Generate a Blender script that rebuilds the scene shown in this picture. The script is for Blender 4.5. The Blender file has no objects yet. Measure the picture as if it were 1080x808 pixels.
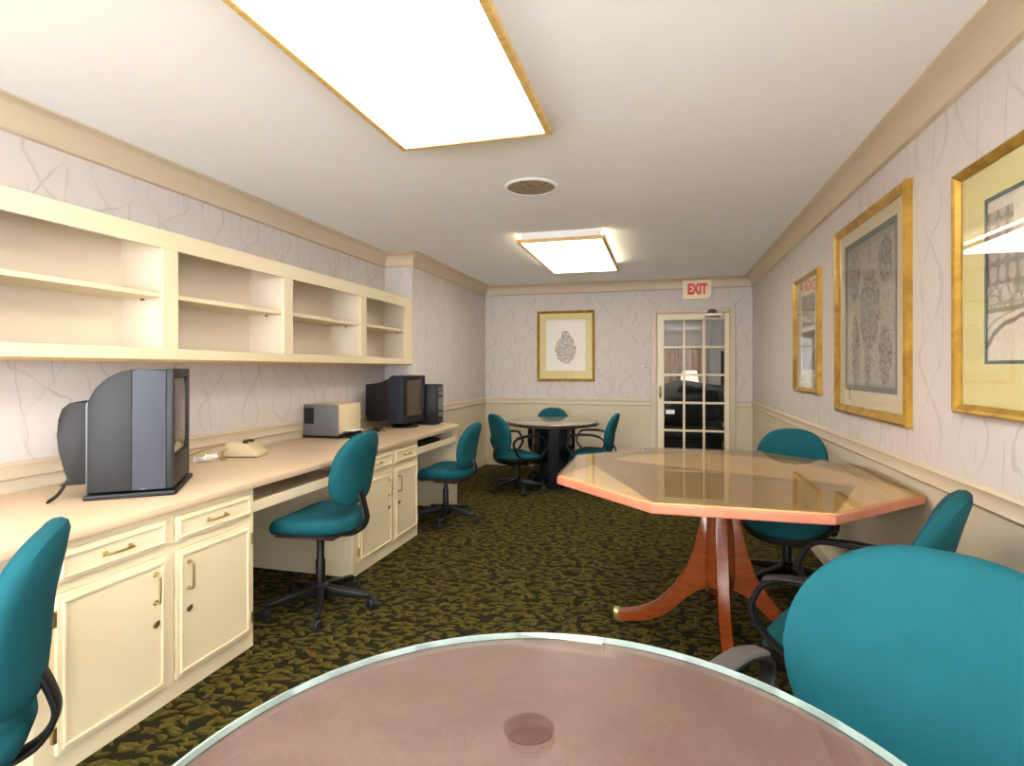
import bpy, bmesh, math, random
from math import sin, cos, pi, radians
from mathutils import Vector, Matrix
random.seed(4)
S = bpy.context.scene
C = S.collection

# ------------------------------------------------------------------ camera
H = 2.508
cam = bpy.data.cameras.new('camera')
cam.sensor_width = 36.0
cam.lens = 587.85 / 1080 * 36
cam.shift_y = -(404 - 388.95) / 1080
cam.clip_start = 0.05
camo = bpy.data.objects.new('camera', cam)
C.objects.link(camo)
camo.location = (0, 0, 1.35)
camo.rotation_euler = (pi / 2, 0, 0.2647)
S.camera = camo
# ------------------------------------------------------------------ world, exposure
wd = bpy.data.worlds.new('world')
S.world = wd
wd.use_nodes = True
wd.node_tree.nodes['Background'].inputs[0].default_value = (0.9, 0.94, 1.0, 1)
wd.node_tree.nodes['Background'].inputs[1].default_value = 16.0
S.view_settings.view_transform = 'Standard'
S.view_settings.look = 'None'
S.view_settings.gamma = 1.0
S.view_settings.use_curve_mapping = False
S.view_settings.exposure = 0.72
PANEL = 7.0           # emission of the ceiling light diffusers
SIDE = 6.0            # the diffuser's turned-up sides
LIGHT_COL = (1.0, 0.93, 0.82)

# ------------------------------------------------------------------ node helper
class N:
    def __init__(s, t, sock): s.t = t; s.s = sock
    def _m(s, op, *a, clamp=False):
        n = s.t.nodes.new('ShaderNodeMath'); n.operation = op; n.use_clamp = clamp
        for i, v in enumerate((s,) + a):
            if isinstance(v, N): s.t.links.new(v.s, n.inputs[i])
            else: n.inputs[i].default_value = v
        return N(s.t, n.outputs[0])
    def __add__(s, o): return s._m('ADD', o)
    def __radd__(s, o): return s._m('ADD', o)
    def __sub__(s, o): return s._m('SUBTRACT', o)
    def __rsub__(s, o): return (s * -1.0) + o
    def __mul__(s, o): return s._m('MULTIPLY', o)
    def __rmul__(s, o): return s._m('MULTIPLY', o)
    def __truediv__(s, o): return s._m('DIVIDE', o)
    def sin(s): return s._m('SINE')
    def cos(s): return s._m('COSINE')
    def abs(s): return s._m('ABSOLUTE')
    def fract(s): return s._m('FRACT')
    def sqrt(s): return s._m('SQRT')
    def gt(s, o): return s._m('GREATER_THAN', o)
    def lt(s, o): return s._m('LESS_THAN', o)
    def mx(s, o): return s._m('MAXIMUM', o)
    def mn(s, o): return s._m('MINIMUM', o)
    def step(s, a, b):        # 0 at a, 1 at b
        n = s.t.nodes.new('ShaderNodeMapRange'); n.interpolation_type = 'SMOOTHSTEP'
        s.t.links.new(s.s, n.inputs[0]); n.inputs[1].default_value = a; n.inputs[2].default_value = b
        return N(s.t, n.outputs[0])

class Mat:
    def __init__(s, name):
        s.m = bpy.data.materials.new(name); s.m.use_nodes = True
        s.t = s.m.node_tree; s.b = s.t.nodes['Principled BSDF']
    def pos(s, obj=False):
        if obj: o = s.t.nodes.new('ShaderNodeTexCoord').outputs['Object']
        else: o = s.t.nodes.new('ShaderNodeNewGeometry').outputs['Position']
        sp = s.t.nodes.new('ShaderNodeSeparateXYZ'); s.t.links.new(o, sp.inputs[0])
        return o, [N(s.t, x) for x in sp.outputs]
    def vec(s, x, y, z=0.0):
        n = s.t.nodes.new('ShaderNodeCombineXYZ')
        for i, v in enumerate((x, y, z)):
            if isinstance(v, N): s.t.links.new(v.s, n.inputs[i])
            else: n.inputs[i].default_value = v
        return n.outputs[0]
    def noise(s, vec, scale, detail=2, rough=.5, dist=0.0):
        n = s.t.nodes.new('ShaderNodeTexNoise')
        if vec is not None: s.t.links.new(vec, n.inputs['Vector'])
        n.inputs['Scale'].default_value = scale; n.inputs['Detail'].default_value = detail
        n.inputs['Roughness'].default_value = rough; n.inputs['Distortion'].default_value = dist
        return N(s.t, n.outputs[0])
    def mix(s, f, a, b):
        n = s.t.nodes.new('ShaderNodeMix'); n.data_type = 'RGBA'
        if isinstance(f, N): s.t.links.new(f.s, n.inputs[0])
        else: n.inputs[0].default_value = f
        for i, v in ((6, a), (7, b)):
            if isinstance(v, (tuple, list)): n.inputs[i].default_value = (*v[:3], 1)
            else: s.t.links.new(v, n.inputs[i])
        return n.outputs[2]
    def col(s, c):
        if isinstance(c, (tuple, list)): s.b.inputs['Base Color'].default_value = (*c[:3], 1)
        else: s.t.links.new(c, s.b.inputs['Base Color'])
        return s
    def set(s, rough=None, metal=None, coat=None, coatr=None, spec=None, sheen=None):
        if rough is not None: s.b.inputs['Roughness'].default_value = rough
        if metal is not None: s.b.inputs['Metallic'].default_value = metal
        if coat is not None: s.b.inputs['Coat Weight'].default_value = coat
        if coatr is not None: s.b.inputs['Coat Roughness'].default_value = coatr
        if spec is not None: s.b.inputs['Specular IOR Level'].default_value = spec
        if sheen is not None: s.b.inputs['Sheen Weight'].default_value = sheen
        return s
    def bump(s, h, strength, dist=.002):
        n = s.t.nodes.new('ShaderNodeBump'); n.inputs['Strength'].default_value = strength
        n.inputs['Distance'].default_value = dist
        s.t.links.new(h.s, n.inputs['Height']); s.t.links.new(n.outputs[0], s.b.inputs['Normal'])
        return s

def rgb(r, g, b):
    f = lambda v: (v / 255 / 12.92) if v / 255 <= .04045 else ((v / 255 + .055) / 1.055) ** 2.4
    return (f(r), f(g), f(b))

def plain(name, c, rough=.5, var=.06, scale=6.0, bump=0, **k):
    m = Mat(name); p, _ = m.pos(True)
    n = m.noise(p, scale, 3)
    lo = tuple(x * (1 - var) for x in c); hi = tuple(min(1, x * (1 + var)) for x in c)
    m.col(m.mix(n, lo, hi)).set(rough=rough, **k)
    if bump: m.bump(m.noise(p, 180, 3), bump, .001)
    return m.m

def wallpaper():
    m = Mat('wallpaper'); p, (x, y, z) = m.pos()
    n1 = m.noise(p, 3.2, 3) - .5; n2 = m.noise(p, 2.1, 3) - .5; n3 = m.noise(p, 14, 2)
    hh = (x + y) / .33
    w = (z / .62 + (m.noise(p, .9, 1) - .5) * .5) * (2 * pi)
    s1 = w.sin()
    a = ((hh + s1 * .30 + n1 * .8).fract() - .5).abs()
    b = ((hh - s1 * .30 + n2 * .8 + .06).fract() - .5).abs()
    c = ((hh * 1.9 + (w * .5).sin() * .3 + n2 * .9).fract() - .5).abs()
    fade = m.noise(p, 4.5, 2).step(.38, .6) * .75 + .25
    la = (1.0 - a.step(.008, .04)) * fade; lb = (1.0 - b.step(.008, .048)) * fade
    lc = (1.0 - c.step(.008, .04)) * m.noise(p, 5, 1).step(.44, .56)
    line = (la * (n3 * .6 + .5)).mx(lb * (n3 * .6 + .4)).mx(lc * .7)
    base = m.mix(m.noise(p, 1.3, 2), rgb(207, 197, 190), rgb(198, 188, 181))
    paper = m.mix(line * .55, base, rgb(158, 149, 143))
    paint = m.mix(m.noise(p, 1.7, 3), rgb(208, 194, 168), rgb(200, 186, 160))
    m.col(m.mix(z.gt(.9), paint, paper)).set(rough=.75, spec=.25)
    m.bump(line, .25, .0015)
    return m.m

def carpet():
    m = Mat('leaf_carpet'); p, (x, y, z) = m.pos()
    def layer(sc, ox, oy, rot, a, b, cur):
        xx = (x * cos(rot) + y * sin(rot)) * sc + ox; yy = (y * cos(rot) - x * sin(rot)) * sc * 1.35 + oy
        v = m.t.nodes.new('ShaderNodeTexVoronoi'); v.voronoi_dimensions = '2D'
        v.inputs['Scale'].default_value = 1.0; v.inputs['Randomness'].default_value = .9
        vv = m.vec(xx, yy); m.t.links.new(vv, v.inputs['Vector'])
        sp = m.t.nodes.new('ShaderNodeSeparateXYZ'); m.t.links.new(v.outputs['Position'], sp.inputs[0])
        sc_ = m.t.nodes.new('ShaderNodeSeparateColor'); m.t.links.new(v.outputs['Color'], sc_.inputs[0])
        r1, r2, r3 = [N(m.t, o) for o in sc_.outputs]
        dx = xx - N(m.t, sp.outputs[0]); dy = yy - N(m.t, sp.outputs[1])
        an = (r1 - .5) * 2.6
        lx = dx * an.cos() + dy * an.sin(); ly = dy * an.cos() - dx * an.sin()
        ly = ly + lx * lx * (r2 - .5) * cur
        e = ((lx / a) * (lx / a) + (ly / b).abs()) + (m.noise(p, 60, 2) - .5) * .5
        mask = 1.0 - e.step(.75, 1.0)
        vein = 1.0 - ly.abs().step(.015, .06)
        leaf_ramp = (ly / b).step(-.8, 1.0)  # leaf colour grows paler from one edge to the other
        return mask, vein, r3, leaf_ramp
    out = m.mix(m.noise(p, 30, 3), (.008, .008, .003), (.022, .017, .006))
    cols = [((.05, .042, .007), (.175, .14, .02)), ((.045, .04, .008), (.19, .155, .025)), ((.05, .038, .008), (.175, .12, .02))]
    for (sc, ox, oy, rot, a, b, cur), (c0, c1) in zip(((12, 3.1, 0, .2, .52, .22, 3.0), (11, .4, 7.7, -.1, .5, .2, -3.5), (14, 9.2, 2.2, .45, .5, .22, 3.0)), cols):
        mask, vein, r, leaf_ramp = layer(sc, ox, oy, rot, a, b, cur)
        lc = m.mix(leaf_ramp * .6 + r * .4, c0, c1)
        lc = m.mix(vein * .5, lc, (.03, .024, .006))
        out = m.mix(mask * .92, out, lc)
    fib = m.noise(p, 400, 2)
    out = m.mix(fib * .35, out, (.02, .018, .006))
    m.col(out).set(rough=.95, spec=.1)
    m.bump(fib, .5, .004)
    return m.m

def print_mat(kind):
    m = Mat('print_' + kind); p, (x, y, z) = m.pos(True)
    nz = m.noise(p, 14, 4); fine = m.noise(p, 60, 4, .7)
    v = m.t.nodes.new('ShaderNodeTexVoronoi'); v.feature = 'DISTANCE_TO_EDGE'; v.inputs['Scale'].default_value = 24
    wp = m.vec(x + nz * .06, z + fine * .03); m.t.links.new(wp, v.inputs['Vector'])
    edge = 1.0 - N(m.t, v.outputs[0]).step(.02, .12)
    def ell(cx, cz, rx, rz, w=.12):
        d = (((x - cx) / rx) * ((x - cx) / rx) + ((z - cz) / rz) * ((z - cz) / rz)).sqrt() + (nz - .5) * .5
        return 1.0 - d.step(1 - w, 1.0)
    def rect(x0, x1, z0, z1):
        return x.gt(x0) * x.lt(x1) * z.gt(z0) * z.lt(z1)
    if kind == 'egg':
        base = (.78, .72, .64)
        mk = ell(0, -.05, .15, .2).mx(ell(0, .12, .07, .09))
        d = mk * ((edge * .6 + fine * .5) + .25)
        m.col(m.mix(d._m('MINIMUM', 1.0), base, (.3, .25, .2)))
    elif kind == 'ornament':
        base = m.mix(nz, (.38, .33, .25), (.5, .44, .34))
        mk = ell(0, .03, .16, .23).mx(ell(.22, .26, .10, .13)).mx(ell(-.24, .24, .10, .16)).mx(ell(-.03, -.27, .05, .16)).mx(ell(.22, -.22, .09, .16)).mx(ell(-.22, -.2, .07, .22)).mx(ell(0, .33, .02, .06))
        fr = 1.0 - rect(-.35, .35, -.375, .375)
        d = (mk * (edge * .7 + fine * .5 + .15)).mx(edge * .6 * fine + fine * .25).mx(fr * .5)
        m.col(m.mix(d._m('MINIMUM', 1.0), base, (.09, .085, .08)))
    elif kind == 'bridge':
        base = m.mix(nz, (.62, .53, .42), (.74, .66, .54))
        wob = (nz - .5) * .16
        arch = (((x + .02) * (x + .02) / .085) + ((z + .27) * (z + .27) / .026)).sqrt() + wob
        ring = ((1.0 - (arch - 1.0).abs().step(.02, .07)) * .9).mx((1.0 - (arch - 1.18).abs().step(.01, .04)) * .5) * z.gt(-.26)
        deck = (1.0 - (z + .085 + wob * .1).abs().step(.004, .012)).mx((1.0 - (z + .065 + wob * .1).abs().step(.002, .008)) * .7)
        tow = rect(-.29, -.13, .0, .25).mx(rect(-.13, .31, -.04, .15)).mx(rect(-.04, .08, .1, .26))
        win = (1.0 - ((x * 58 + wob * 6).sin().abs() * (z * 44).sin().abs()).step(.25, .5))
        d = (tow * (win * .35 + fine * .7 + .1)).mx(ring).mx(deck * .8).mx(z.lt(.0) * z.gt(-.08) * (edge * .4 + fine * .5)).mx(rect(.16, .22, -.25, -.14) * .6).mx(fine.step(.52, .75) * .4)
        m.col(m.mix(d._m('MINIMUM', 1.0), base, (.13, .11, .095)))
    else:
        base = m.mix(nz, (.58, .5, .36), (.68, .6, .46))
        mk = rect(-.19, .19, .06, .30).mx(rect(-.19, .19, -.28, .02))
        lt = rect(-.19, .19, .02, .045)
        d = mk * (edge * .4 + fine * .6 + .35)
        cc = m.mix(d._m('MINIMUM', 1.0), base, (.1, .09, .08))
        m.col(m.mix(lt, cc, (.85, .8, .7)))
    m.set(rough=.7)
    return m.m

def glass_mat(name, tint=(1, 1, 1), ior=1.5, rough=0.0):
    m = bpy.data.materials.new(name); m.use_nodes = True; t = m.node_tree; t.nodes.clear()
    o = t.nodes.new('ShaderNodeOutputMaterial'); mx = t.nodes.new('ShaderNodeMixShader')
    tr = t.nodes.new('ShaderNodeBsdfTransparent'); gl = t.nodes.new('ShaderNodeBsdfGlossy'); fr = t.nodes.new('ShaderNodeFresnel')
    ge = t.nodes.new('ShaderNodeNewGeometry'); mr = t.nodes.new('ShaderNodeMapRange')      # same reflectance on both faces of the thin pane
    t.links.new(ge.outputs['Backfacing'], mr.inputs[0]); mr.inputs[3].default_value = ior; mr.inputs[4].default_value = 1 / ior
    t.links.new(mr.outputs[0], fr.inputs[0]); gl.inputs['Roughness'].default_value = rough
    tr.inputs[0].default_value = (*tint, 1)
    t.links.new(fr.outputs[0], mx.inputs[0]); t.links.new(tr.outputs[0], mx.inputs[1]); t.links.new(gl.outputs[0], mx.inputs[2])
    t.links.new(mx.outputs[0], o.inputs[0])
    return m

def emis(name, c, s):
    m = Mat(name); m.col((.8, .8, .8)); m.b.inputs['Emission Color'].default_value = (*c, 1); m.b.inputs['Emission Strength'].default_value = s
    return m.m

def wood(name, a, b, rough=.3, coat=0.0, sc=4, stretch=(1, 12, 1), obj=True):
    m = Mat(name); p, (x, y, z) = m.pos(obj)
    v = m.vec(x * stretch[0], y * stretch[1], z * stretch[2])
    n = m.noise(v, sc, 5, .6, 1.2)
    m.col(m.mix(n.step(.3, .7), a, b)).set(rough=rough, coat=coat, coatr=.03)
    return m.m

M = {}
M['ceiling'] = plain('ceiling_paint', (.93, .93, .93), .9, .02, 3, .12)
M['wall'] = wallpaper()
M['carpet'] = carpet()
M['trim'] = plain('trim_paint', rgb(202, 184, 156), .45, .03)
M['cream'] = plain('cream_cabinet_paint', rgb(224, 208, 172), .38, .025, 3)
M['creamin'] = plain('shelf_lining', rgb(216, 202, 180), .5, .02, 3)
M['counter'] = plain('laminate_counter', rgb(216, 190, 156), .32, .035, 9)
M['brass'] = plain('aged_brass', rgb(190, 165, 110), .32, .2, 40, metal=.9)
M['darkbrass'] = plain('dark_brass', rgb(110, 92, 60), .35, .2, 40, metal=.85)
M['steel'] = plain('steel', rgb(200, 200, 200), .25, .05, metal=1)
M['teal'] = plain('teal_fabric', (.006, .082, .1), .85, .12, 14, .35, spec=.2)
M['black'] = plain('black_plastic', (.006, .006, .0065), .42, .2, 20, spec=.3)
M['grey_arm'] = plain('grey_arm_pad', (.075, .066, .06), .5, .1, 20)
M['pan'] = plain('brown_seat_pan', (.06, .035, .022), .5, .2)
M['charcoal'] = plain('charcoal_plastic', (.014, .014, .0155), .5, .08, 8, spec=.35)
M['bluegrey'] = plain('blue_grey_plastic', (.046, .05, .066), .5, .05, 8, spec=.35)
M['rearshell'] = plain('dark_rear_shell', (.012, .010, .009), .5, .1, spec=.3)
M['midgrey'] = plain('mid_grey_plastic', (.13, .13, .14), .45, .05)
M['screen'] = plain('dark_screen', (.02, .022, .02), .06, .1, 3, spec=.8)
M['screenbrown'] = plain('brown_screen', (.075, .05, .035), .12, .1, 3, spec=.6)
M['beige'] = plain('beige_plastic', rgb(214, 196, 158), .45, .04)
M['white'] = plain('white_plastic', (.8, .78, .74), .45, .03)
M['gold'] = wood('gilt_frame', rgb(198, 160, 70), rgb(158, 118, 42), .35, 0, 6, (1, 1, 1)); M['gold'].node_tree.nodes['Principled BSDF'].inputs['Metallic'].default_value = .55
M['mat'] = plain('cream_mat_board', rgb(214, 200, 142), .8, .02)
M['matpale'] = plain('pale_mat_board', rgb(208, 192, 158), .8, .02)
M['darkmat'] = plain('grey_green_mat', rgb(84, 98, 98), .7, .1)
M['pglass'] = glass_mat('picture_glass', (1, 1, 1), 1.33)
M['tableglass'] = glass_mat('table_glass', (1, 1, 1), 1.62)
M['paneglass'] = glass_mat('door_glass', (.93, .95, .95), 1.45)
M['oak'] = wood('oak_light_frame', rgb(226, 190, 118), rgb(200, 158, 84), .4)
M['panel'] = emis('light_diffuser', LIGHT_COL, PANEL)
M['side'] = emis('light_diffuser_side', (1, .88, .62), SIDE)
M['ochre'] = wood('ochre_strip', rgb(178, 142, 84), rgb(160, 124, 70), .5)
M['mahog'] = wood('mahogany', rgb(140, 66, 26), rgb(122, 54, 21), .25, .4, 5, (1, 1, 6))
M['edge'] = wood('salmon_table_edge', rgb(204, 130, 102), rgb(194, 118, 90), .3, .3)
M['octtop'] = wood('pale_table_veneer', rgb(228, 190, 120), rgb(216, 174, 104), .35, 0.0, 2.5, (2, 14, 1))
M['edgeglass'] = plain('ground_glass_edge', rgb(172, 192, 182), .25, .03)
M['ebony'] = plain('black_lacquer', (.006, .007, .010), .2, .1)
M['darkwood'] = wood('dark_table_edge', (.05, .03, .02), (.03, .018, .012), .3)
M['greytop'] = wood('grey_brown_top', rgb(150, 130, 112), rgb(130, 110, 92), .22, .8)
M['paper'] = plain('white_paper', (.85, .84, .8), .7, .03)
M['red'] = plain('red_letters', (.75, .03, .04), .5, .05)
M['signcream'] = plain('sign_cream', rgb(243, 225, 190), .45, .02)
M['grille'] = None

m = Mat('pink_marble_top'); p, (x, y, z) = m.pos(True)
n = m.noise(p, 2.2, 6, .6, 1.5); n2 = m.noise(p, 7, 4, .6, 2.5)
c = m.mix(n.step(.35, .7), rgb(106, 76, 68), rgb(118, 93, 82))
c = m.mix((n2 - .5).abs().step(.0, .03)._m('SUBTRACT', 1.0).abs() * .28, c, rgb(148, 124, 110))
m.col(c).set(rough=.4, coat=0.0, coatr=.05); M['pink'] = m.m
m = Mat('speaker_grille'); p, (x, y, z) = m.pos(True)
m.col(m.mix(m.noise(p, 38, 4, .7).step(.35, .65), rgb(128, 112, 92), rgb(176, 160, 136))).set(rough=.7); M['grille'] = m.m

# ------------------------------------------------------------------ mesh helpers
def BM(): return bmesh.new()
def xf(verts, mtx):
    for v in verts: v.co = mtx @ v.co
def box(b, x0, x1, y0, y1, z0, z1, bev=0.0, seg=2):
    vs = [b.verts.new((x, y, z)) for x in (x0, x1) for y in (y0, y1) for z in (z0, z1)]
    f = [(0, 1, 3, 2), (4, 6, 7, 5), (0, 4, 5, 1), (2, 3, 7, 6), (0, 2, 6, 4), (1, 5, 7, 3)]
    fs = [b.faces.new([vs[i] for i in q]) for q in f]
    if bev:
        es = list({e for q in fs for e in q.edges})
        r = bmesh.ops.bevel(b, geom=es, offset=bev, segments=seg, profile=.5, affect='EDGES')
        vs = list({v for q in r['faces'] for v in q.verts} | {v for v in vs if v.is_valid})
    return vs
def prism(b, pts, z0, z1, axis='z', bev=0.0):
    def mk(p, h):
        if axis == 'z': return (p[0], p[1], h)
        if axis == 'y': return (p[0], h, p[1])
        return (h, p[0], p[1])
    lo = [b.verts.new(mk(p, z0)) for p in pts]; hi = [b.verts.new(mk(p, z1)) for p in pts]
    n = len(pts); fs = [b.faces.new(lo[::-1]), b.faces.new(hi)]
    for i in range(n): fs.append(b.faces.new((lo[i], lo[(i + 1) % n], hi[(i + 1) % n], hi[i])))
    vs = lo + hi
    if bev:
        es = list({e for q in fs[:2] for e in q.edges})
        r = bmesh.ops.bevel(b, geom=es, offset=bev, segments=2, profile=.5, affect='EDGES')
        vs = list({v for q in r['faces'] for v in q.verts} | {v for v in vs if v.is_valid})
    return vs
def lathe(b, prof, n=32, cx=0, cy=0):
    rings = []
    for r, z in prof:
        if r < 1e-6: rings.append([b.verts.new((cx, cy, z))])
        else: rings.append([b.verts.new((cx + r * cos(2 * pi * i / n), cy + r * sin(2 * pi * i / n), z)) for i in range(n)])
    for A, B in zip(rings, rings[1:]):
        for i in range(n):
            j = (i + 1) % n
            if len(A) == 1 and len(B) == 1: continue
            if len(A) == 1: b.faces.new((A[0], B[i], B[j]))
            elif len(B) == 1: b.faces.new((A[i], A[j], B[0]))
            else: b.faces.new((A[i], A[j], B[j], B[i]))
    return [v for r in rings for v in r]
def smooth_path(pts, sub=5, closed=False):
    P = [Vector(p) for p in pts]; n = len(P); out = []
    rng = range(n) if closed else range(n - 1)
    for i in rng:
        g = (lambda k: P[k % n]) if closed else (lambda k: P[max(0, min(n - 1, k))])
        a, b_, c, d = g(i - 1), g(i), g(i + 1), g(i + 2)
        for s in range(sub):
            t = s / sub
            out.append(.5 * ((2 * b_) + (c - a) * t + (2 * a - 5 * b_ + 4 * c - d) * t * t + (3 * b_ - a - 3 * c + d) * t ** 3))
    if not closed: out.append(P[-1])
    return out
def tube(b, pts, r, sub=5, n=10, closed=False, up=(1, 0, 0), sq=2.0):
    """sweep an (rx, ry) section; rx lies along `up`, ry across"""
    path = smooth_path(pts, sub, closed) if sub > 1 else [Vector(p) for p in pts]
    if not isinstance(r, tuple): r = (r, r)
    m_ = len(path); rings = []; up = Vector(up).normalized()
    for i, p in enumerate(path):
        if closed: t = path[(i + 1) % m_] - path[i - 1]
        else: t = path[min(i + 1, m_ - 1)] - path[max(i - 1, 0)]
        t.normalize(); s = (up - t * up.dot(t))
        if s.length < 1e-4: s = t.orthogonal()
        s.normalize(); q = t.cross(s)
        ring = []
        for k in range(n):
            a = 2 * pi * k / n; ca, sa = cos(a), sin(a)
            ex = 2 / sq
            ring.append(b.verts.new(p + s * (r[0] * abs(ca) ** ex * (1 if ca > 0 else -1)) + q * (r[1] * abs(sa) ** ex * (1 if sa > 0 else -1))))
        rings.append(ring)
    R = list(zip(rings, rings[1:])) + ([(rings[-1], rings[0])] if closed else [])
    for A, B in R:
        for k in range(n): b.faces.new((A[k], A[(k + 1) % n], B[(k + 1) % n], B[k]))
    if not closed: b.faces.new(rings[0][::-1]); b.faces.new(rings[-1])
    return [v for q_ in rings for v in q_]
def pad(b, outline, prof, n=44, fn=lambda p: p):
    """outline(t)->(x,y); prof list of (scale, z)"""
    rings = []
    for s, z in prof:
        if s < 1e-6: rings.append([b.verts.new(fn(Vector((0, 0, z))))])
        else:
            rr = []
            for i in range(n):
                x, y = outline(2 * pi * i / n); rr.append(b.verts.new(fn(Vector((x * s, y * s, z)))))
            rings.append(rr)
    for A, B in zip(rings, rings[1:]):
        for i in range(n):
            j = (i + 1) % n
            if len(A) == 1: b.faces.new((A[0], B[i], B[j]))
            elif len(B) == 1: b.faces.new((A[i], A[j], B[0]))
            else: b.faces.new((A[i], A[j], B[j], B[i]))
def superell(hw, hh, e):
    def f(t):
        c_, s_ = cos(t), sin(t)
        return hw * abs(c_) ** (2 / e) * (1 if c_ > 0 else -1), hh * abs(s_) ** (2 / e) * (1 if s_ > 0 else -1)
    return f
def obj(name, b, mat, parent=None, shift=None, smooth=False, label=None):
    bmesh.ops.recalc_face_normals(b, faces=b.faces)
    if shift is not None:
        for v in b.verts: v.co -= Vector(shift)
    me = bpy.data.meshes.new(name); b.to_mesh(me); b.free()
    for mm in (mat if isinstance(mat, list) else [mat]): me.materials.append(mm)
    if smooth:
        try:
            me.shade_auto_smooth
        except Exception: pass
        for f in me.polygons: f.use_smooth = True
        me.set_sharp_from_angle(angle=radians(38))
    o = bpy.data.objects.new(name, me); C.objects.link(o)
    if parent: o.parent = parent
    if label: o['label'] = label
    return o
def thing(name, label, cat, loc=(0, 0, 0), rz=0.0, group=None):
    o = bpy.data.objects.new(name, None); C.objects.link(o); o.empty_display_size = .1
    o.location = loc; o.rotation_euler = (0, 0, rz); o['label'] = label; o['category'] = cat
    if group: o['group'] = group
    return o
def tag(o, label, cat, group=None):
    o['label'] = label; o['category'] = cat
    if group: o['group'] = group
    return o
def struct(name, b, mat, smooth=False):
    o = obj(name, b, mat, smooth=smooth); o['kind'] = 'structure'; return o

# ------------------------------------------------------------------ the room
XL, XJ, YJ, XR, YB, YF = -2.74, -2.43, 5.14, 1.08, 7.526, -2.6
b = BM(); box(b, XL - .1, XR + .1, YF - .1, YB + .02, -.1, 0); struct('floor', b, M['carpet'])
b = BM(); box(b, XL - .1, XR + .1, YF - .1, YB + .1, H, H + .1); struct('ceiling', b, M['ceiling'])
def side_wall(x0, x1, y1):
    b = BM(); box(b, x0, x1, -.4, y1, 0, H); box(b, x0, x1, YF - .1, -2.3, 0, H); box(b, x0, x1, -2.3, -.4, 0, .9); box(b, x0, x1, -2.3, -.4, 2.3, H)
    return b
b = BM(); box(b, XL - .1, XL, YF - .1, YJ, 0, H); struct('wall_left', b, M['wall'])
b = BM(); box(b, XL - .1, XJ, YJ, YB + .1, 0, H); struct('wall_left_far', b, M['wall'])
struct('wall_right', side_wall(XR, XR + .1, YB + .1), M['wall'])
b = BM(); WX0, WX1, WZ0, WZ1 = -2.05, -.1, .3, 2.3      # unseen daylight opening behind the camera, added to brighten the room
box(b, XL, WX0, YF - .1, YF, 0, H); box(b, WX1, XR, YF - .1, YF, 0, H); box(b, WX0, WX1, YF - .1, YF, 0, WZ0); box(b, WX0, WX1, YF - .1, YF, WZ1, H)
struct('wall_front', b, M['wall'])
b = BM()
for x in (WX0, (WX0 + WX1) / 2 - .02, WX1 - .04): box(b, x, x + .04, YF - .07, YF - .03, WZ0, WZ1)
for z in (WZ0, WZ1 - .04): box(b, WX0 + .04, WX1 - .04, YF - .07, YF - .03, z, z + .04)
struct('added_window_1', b, M['trim'])
for k, (x0, x1) in enumerate(((XR + .03, XR + .08),)):  # unseen side opening in the right wall, added for more daylight
    b = BM()
    for y in (-2.3, -1.37, -.44): box(b, x0, x1, y, y + .04, .9, 2.3)
    for z in (.9, 2.26): box(b, x0, x1, -2.26, -.44, z, z + .04)
    struct('added_window_%d' % (k + 2), b, M['trim'])
DX0, DX1, DZ = -.085, .825, 2.075       # door opening
b = BM()
box(b, XJ, DX0, YB, YB + .1, 0, H); box(b, DX1, XR, YB, YB + .1, 0, H); box(b, DX0, DX1, YB, YB + .1, DZ, H)
box(b, -1.3, 1.18, YB + .02, YB + .1, H, 2.7)
struct('wall_back', b, M['wall'])

def sweep(pts, prof, closed=False):
    """prof (out, z): out measured to the left of the travel direction"""
    b = BM(); n = len(pts); rings = []
    for i, p in enumerate(pts):
        p = Vector(p)
        d0 = (p - Vector(pts[i - 1])).normalized() if i > 0 else None
        d1 = (Vector(pts[i + 1]) - p).normalized() if i < n - 1 else None
        d0 = d0 or d1; d1 = d1 or d0
        n0 = Vector((-d0.y, d0.x)); n1 = Vector((-d1.y, d1.x)); mm = (n0 + n1).normalized(); k = 1 / max(.3, mm.dot(n0))
        rings.append([b.verts.new((p.x + mm.x * k * o_, p.y + mm.y * k * o_, z)) for o_, z in prof])
    for A, B in zip(rings, rings[1:]):
        for k in range(len(prof)):
            j = (k + 1) % len(prof); b.faces.new((A[k], A[j], B[j], B[k]))
    b.faces.new(rings[0]); b.faces.new(rings[-1][::-1])
    return b
loop = [(XR, YF), (XR, YB), (XJ, YB), (XJ, YJ), (XL, YJ), (XL, YF), (XR, YF)]
cove = [(0, H), (.1, H), (.1, H - .008)]
for i in range(9):
    a = i / 8 * pi / 2
    cove.append((.094 - .078 * sin(a), H - .012 - .088 * (1 - cos(a))))
cove += [(.016, H - .112), (.022, H - .118), (.022, H - .128), (.012, H - .134), (0, H - .134)]
struct('trim_1', sweep(loop, cove), M['trim'], smooth=True)
rail = [(0, .866), (.014, .866), (.02, .874), (.014, .884), (.012, .92), (.018, .93), (.01, .942), (0, .944)]
struct('trim_2', sweep([(XR, YF), (XR, YB), (.88, YB)], rail), M['trim'], smooth=True)
struct('trim_3', sweep([(-.14, YB), (XJ, YB), (XJ, YJ)], rail), M['trim'], smooth=True)
struct('trim_4', sweep([(XL, YJ), (XL, YF)], rail), M['trim'], smooth=True)
bb = [(0, 0), (.014, 0), (.014, .085), (.006, .1), (0, .1)]
struct('baseboard_right', sweep([(XR, YF), (XR, YB), (.88, YB)], bb), M['trim'])
struct('baseboard_back', sweep([(-.14, YB), (XJ, YB), (XJ, YJ)], bb), M['trim'])
struct('baseboard_left', sweep([(XL, YJ), (XL, YF)], bb), M['trim'])

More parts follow.
